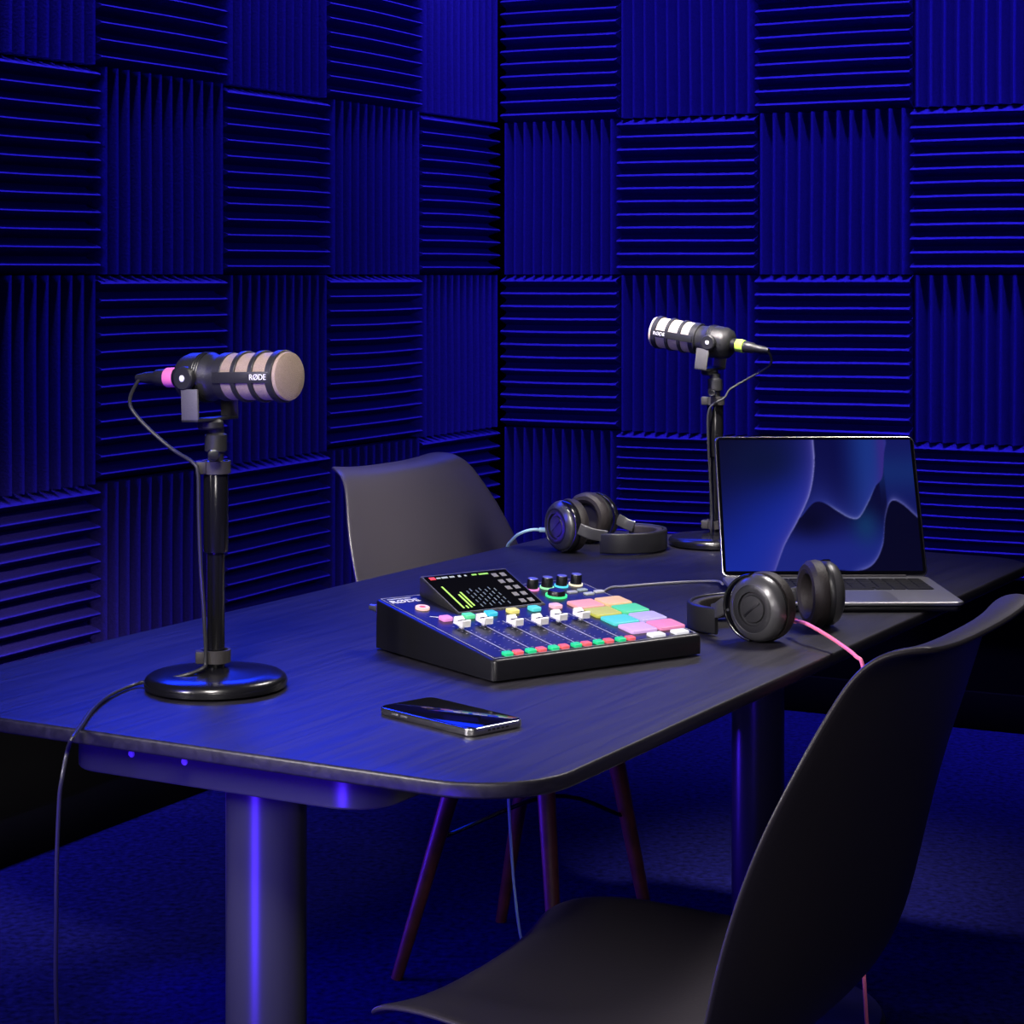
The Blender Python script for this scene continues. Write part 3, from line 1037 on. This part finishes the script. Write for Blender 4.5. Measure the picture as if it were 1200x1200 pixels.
for j in range(NYs):
    for i in range(NXs):
        a_ = j * (NXs + 1) + i
        faces.append((a_, a_ + 1, a_ + NXs + 2, a_ + NXs + 1))
me = bpy.data.meshes.new('screen_image')
me.from_pydata([tuple(v) for v in verts], [], faces)
ca = me.color_attributes.new('wave', 'FLOAT_COLOR', 'POINT')
def lin(c):
    return c / 12.92 if c <= 0.04045 else ((c + 0.055) / 1.055) ** 2.4
for j in range(NYs + 1):
    for i in range(NXs + 1):
        cs = [wallpaper((i + q) / NXs, 1 - (j + p_) / NYs) for q in (-0.4, 0.1, 0.5) for p_ in (-0.4, 0.1, 0.5)]
        c = tuple(sum(k_[m_] for k_ in cs) / 9 for m_ in range(3))
        ca.data[j * (NXs + 1) + i].color = (lin(c[0]), lin(c[1]), lin(c[2]), 1)
sm = bpy.data.materials.new('lit_screen')
sm.use_nodes = True
nt = sm.node_tree
b = nt.nodes['Principled BSDF']
b.inputs['Base Color'].default_value = (0.004, 0.004, 0.006, 1)
b.inputs['Roughness'].default_value = 0.10
b.inputs['Specular IOR Level'].default_value = 0.3
at_ = nt.nodes.new('ShaderNodeVertexColor')
at_.layer_name = 'wave'
nt.links.new(at_.outputs['Color'], b.inputs['Emission Color'])
b.inputs['Emission Strength'].default_value = 0.9
me.materials.append(sm)
so = bpy.data.objects.new('screen', me)
COL.objects.link(so)
so.parent = lid

# ------------------------------------------------------------------ smartphone
ph_a = math.atan2(-0.115, 0.100)
phone = thing('smartphone', 'black smartphone with a steel frame lying face up near the table edge', 'phone', (0, 0, 0), 0)
pf = onz(556, 866)
pl = onz(446, 838)
pr_ = onz(611, 851)
pc = (pl + pr_) / 2
phone.location = pc
phone.rotation_euler = (0, 0, math.atan2(pf.y - pl.y, pf.x - pl.x))
PL, PW = (pf - pl).length, 0.074
bm = NB()
prism(bm, rrect(PL / 2, PW / 2, 0.010, 8), 0.0003, 0.0083, 0.0016)
link('frame', bm, M['alu_light'], phone)
bm = NB()
prism(bm, rrect(PL / 2 - 0.0014, PW / 2 - 0.0014, 0.009, 8), 0.0080, 0.0087, 0.0003)
link('front_glass', bm, M['glass'], phone)
bm = NB()
for x in (-0.045, -0.030):
    box(bm, (x, -PW / 2, 0.0045), (0.010, 0.0016, 0.002), 0.0005)
link('side_button', bm, M['alu'], phone)
bm = NB()
for k in range(5):
    box(bm, (PL / 2, -0.012 + k * 0.006, 0.0045), (0.0008, 0.003, 0.0018), 0)
link('speaker_slot', bm, M['black'], phone, smooth=False)

# ------------------------------------------------------------------ headphones
def headphones(label, loc, rz, yaw_a, yaw_b, sep=0.055, reach=0.155, halfw=0.075, cup_lift=0.0):
    """cups stand at y=0 (axis x), the band lies on its edge and reaches towards +y."""
    t = thing('headphones', label, 'headphones', loc, rz, 'over-ear headphones lying on the table')
    CR = 0.041
    zc = 0.0435
    for s, yaw in ((-1, yaw_a), (1, yaw_b)):
        # outward axis = s * x, turned by yaw about z
        base = Matrix.Translation((s * sep, 0, zc)) @ Matrix.Rotation(yaw, 4, 'Z') @ Matrix.Rotation(s * math.pi / 2, 4, 'Y')
        bm = NB()   # z of lathe = outward
        lathe(bm, [(0, -0.004), (CR - 0.002, -0.004), (CR, -0.001), (CR + 0.001, 0.003), (CR, 0.009), (CR - 0.004, 0.0155), (CR - 0.011, 0.0195), (CR - 0.016, 0.0205), (0.0215, 0.0205), (0.0205, 0.0175), (0, 0.0172)], 56, base, 1.0, 0.94)
        cup = link('ear_cup', bm, M['cup'], t)
        bm = NB()
        lathe(bm, [(CR + 0.0012, 0.0040), (CR + 0.0006, 0.0098), (CR - 0.0034, 0.0160), (CR - 0.0108, 0.0203), (CR - 0.0115, 0.0190), (CR - 0.004, 0.0148), (CR - 0.001, 0.0085)], 56, base, 1.0, 0.94, closed=True)
        link('cup_rim', bm, M['rim'], cup, label='satin grey rim of the ear cup')
        bm = NB()
        lathe(bm, [(0, 0.0170), (0.0165, 0.0170), (0.0175, 0.0182), (0.0165, 0.0196), (0.006, 0.0204), (0, 0.0204)], 40, base)
        bd = link('cup_badge', bm, M['mic_body'], cup)
        bm = NB()
        box(bm, (0, 0, 0.0203), (0.0030, 0.028, 0.0012), 0.0003, base @ Matrix.Rotation(math.radians(40), 4, 'Z'))
        link('badge_groove', bm, M['black'], bd)
        bm = NB()
        lathe(bm, [(0.024, -0.004), (CR + 0.0015, -0.004), (CR + 0.003, -0.009), (CR + 0.002, -0.018), (CR - 0.003, -0.0235), (CR - 0.009, -0.0245), (0.0265, -0.0215), (0.023, -0.013)], 56, base, 1.0, 0.94, closed=True)
        link('ear_pad', bm, M['pad_leather'], t)
        bm = NB()
        lathe(bm, [(0, -0.0035), (0.0245, -0.0035), (0.0245, -0.0075), (0, -0.0075)], 32, base)
        link('ear_cloth', bm, M['black_matte'], cup)
        # yoke hoop around the rear half of the cup
        bm = NB()
        pts = []
        R_ = CR + 0.0055
        rot3 = Matrix.Translation((s * sep, 0, zc)) @ Matrix.Rotation(yaw, 4, 'Z')
        for k in range(19):
            a = math.radians(-80 + 160 * k / 18)
            pts.append(rot3 @ Vector((s * 0.008, R_ * math.cos(a), R_ * 0.90 * math.sin(a))))
        def side(i, pts=pts):
            d = (pts[min(i + 1, len(pts) - 1)] - pts[max(i - 1, 0)]).normalized()
            x_ = (rot3.to_3x3() @ Vector((1, 0, 0))).normalized()
            return x_, d.cross(x_).normalized()
        sweep(bm, pts, 0.0055, 0.0018, side, 0.0015)
        link('yoke', bm, M['metal_black'], t)
        # slider between yoke and band
        bm = NB()
        p0 = rot3 @ Vector((s * 0.008, R_ + 0.001, 0))
        p1 = Vector((s * halfw * 0.93, 0.075, 0.030))
        P = [p0, p0.lerp(p1, 0.5) + Vector((s * 0.003, 0, -0.002)), p1]
        P = catmull(P, 6)
        def side2(i, P=P):
            d = (P[min(i + 1, len(P) - 1)] - P[max(i - 1, 0)]).normalized()
            z_ = Vector((0, 0, 1))
            x_ = d.cross(z_).normalized()
            return x_, x_.cross(d).normalized()
        sweep(bm, P, 0.0022, 0.0095, side2, 0.0016)
        link('slider', bm, M['rim'], t, label='grey metal slider')
    # band and its cushion
    def arc(hw, rc, y0, n=32):
        out_ = []
        for k in range(n + 1):
            a = math.radians(180 - 180 * k / n)
            out_.append(Vector((hw * math.cos(a), y0 + (rc - y0) * math.sin(a) ** 0.85, 0.019)))
        return out_
    for nm, hw, rc, th, hh, mm in (('headband', halfw, reach, 0.0035, 0.0170, M['cup']), ('headband_cushion', halfw - 0.009, reach - 0.010, 0.0058, 0.0150, M['pad_leather'])):
        P = arc(hw, rc, 0.066 if nm == 'headband' else 0.080)
        def side3(i, P=P):
            d = (P[min(i + 1, len(P) - 1)] - P[max(i - 1, 0)]).normalized()
            z_ = Vector((0, 0, 1))
            x_ = d.cross(z_).normalized()
            return x_, z_
        bm = NB()
        sweep(bm, P, th, hh, side3, 0.003)
        link(nm, bm, mm, t)
    return t

def aim(axis_deg):
    return math.radians(axis_deg)
# front pair: outer face of the near cup looks left and towards the camera
hp1 = headphones('black headphones with a pink cord in front of the laptop', (0.359, 2.622, 0.75), math.radians(50), math.radians(0), math.radians(-38), sep=0.074, reach=0.142)
hp2 = headphones('black headphones with a pale cord at the far end of the table', (0.112, 3.46, 0.75), math.radians(-112), math.radians(-12), math.radians(-32), sep=0.064, reach=0.150)

def cord(label, pts, m, r, plug_m=None, name='headphone_cord', cat='cable'):
    t = thing(name, label, cat, pts[0], 0)
    o0 = Vector(pts[0])
    bm = NB()
    tube(bm, [Vector(p) - o0 for p in pts], r, 10, 8)
    link('cord', bm, m, t)
    d = (Vector(pts[1]) - o0).normalized()
    bm = NB()
    tube(bm, [-d * 0.005, d * 0.007], r * 1.6, 12, 2)
    link('plug', bm, plug_m or m, t)
    return t
cord('pink headphone cord curving off the near table edge', [at(930, 727, 2.60), at(945, 731, 2.56), at(965, 742, 2.52), at(985, 755, 2.48), at(1003, 769, 2.43), at(1012, 785, 2.42), (0.43, 2.44, 0.65), (0.42, 2.45, 0.40), (0.45, 2.45, 0.10), (0.52, 2.5, 0.006), (0.7, 2.6, 0.006)], M['pink_cable'], 0.0024)
cord('pale blue-white headphone cord dropping off the far table edge', [at(637, 621, 3.42), at(622, 621, 3.42), at(608, 626, 3.43), at(599, 634, 3.45), at(594, 643, 3.47), (-0.01, 3.48, 0.70), (-0.01, 3.5, 0.4), (0.02, 3.52, 0.05), (0.1, 3.55, 0.006), (0.3, 3.6, 0.006)], M['cyan_cable'], 0.0026)
cord('thin grey data cord lying between the mixer and the laptop', [(0.062, 2.672, 0.785), (0.075, 2.710, 0.778), (0.10, 2.80, 0.757), onz(712, 690, 0.752), onz(735, 687, 0.752), onz(770, 684, 0.752), onz(810, 681.5, 0.752), onz(840, 681, 0.754), (0.3085, 3.00, 0.757)], M['usb_cable'], 0.0018, name='data_cord')
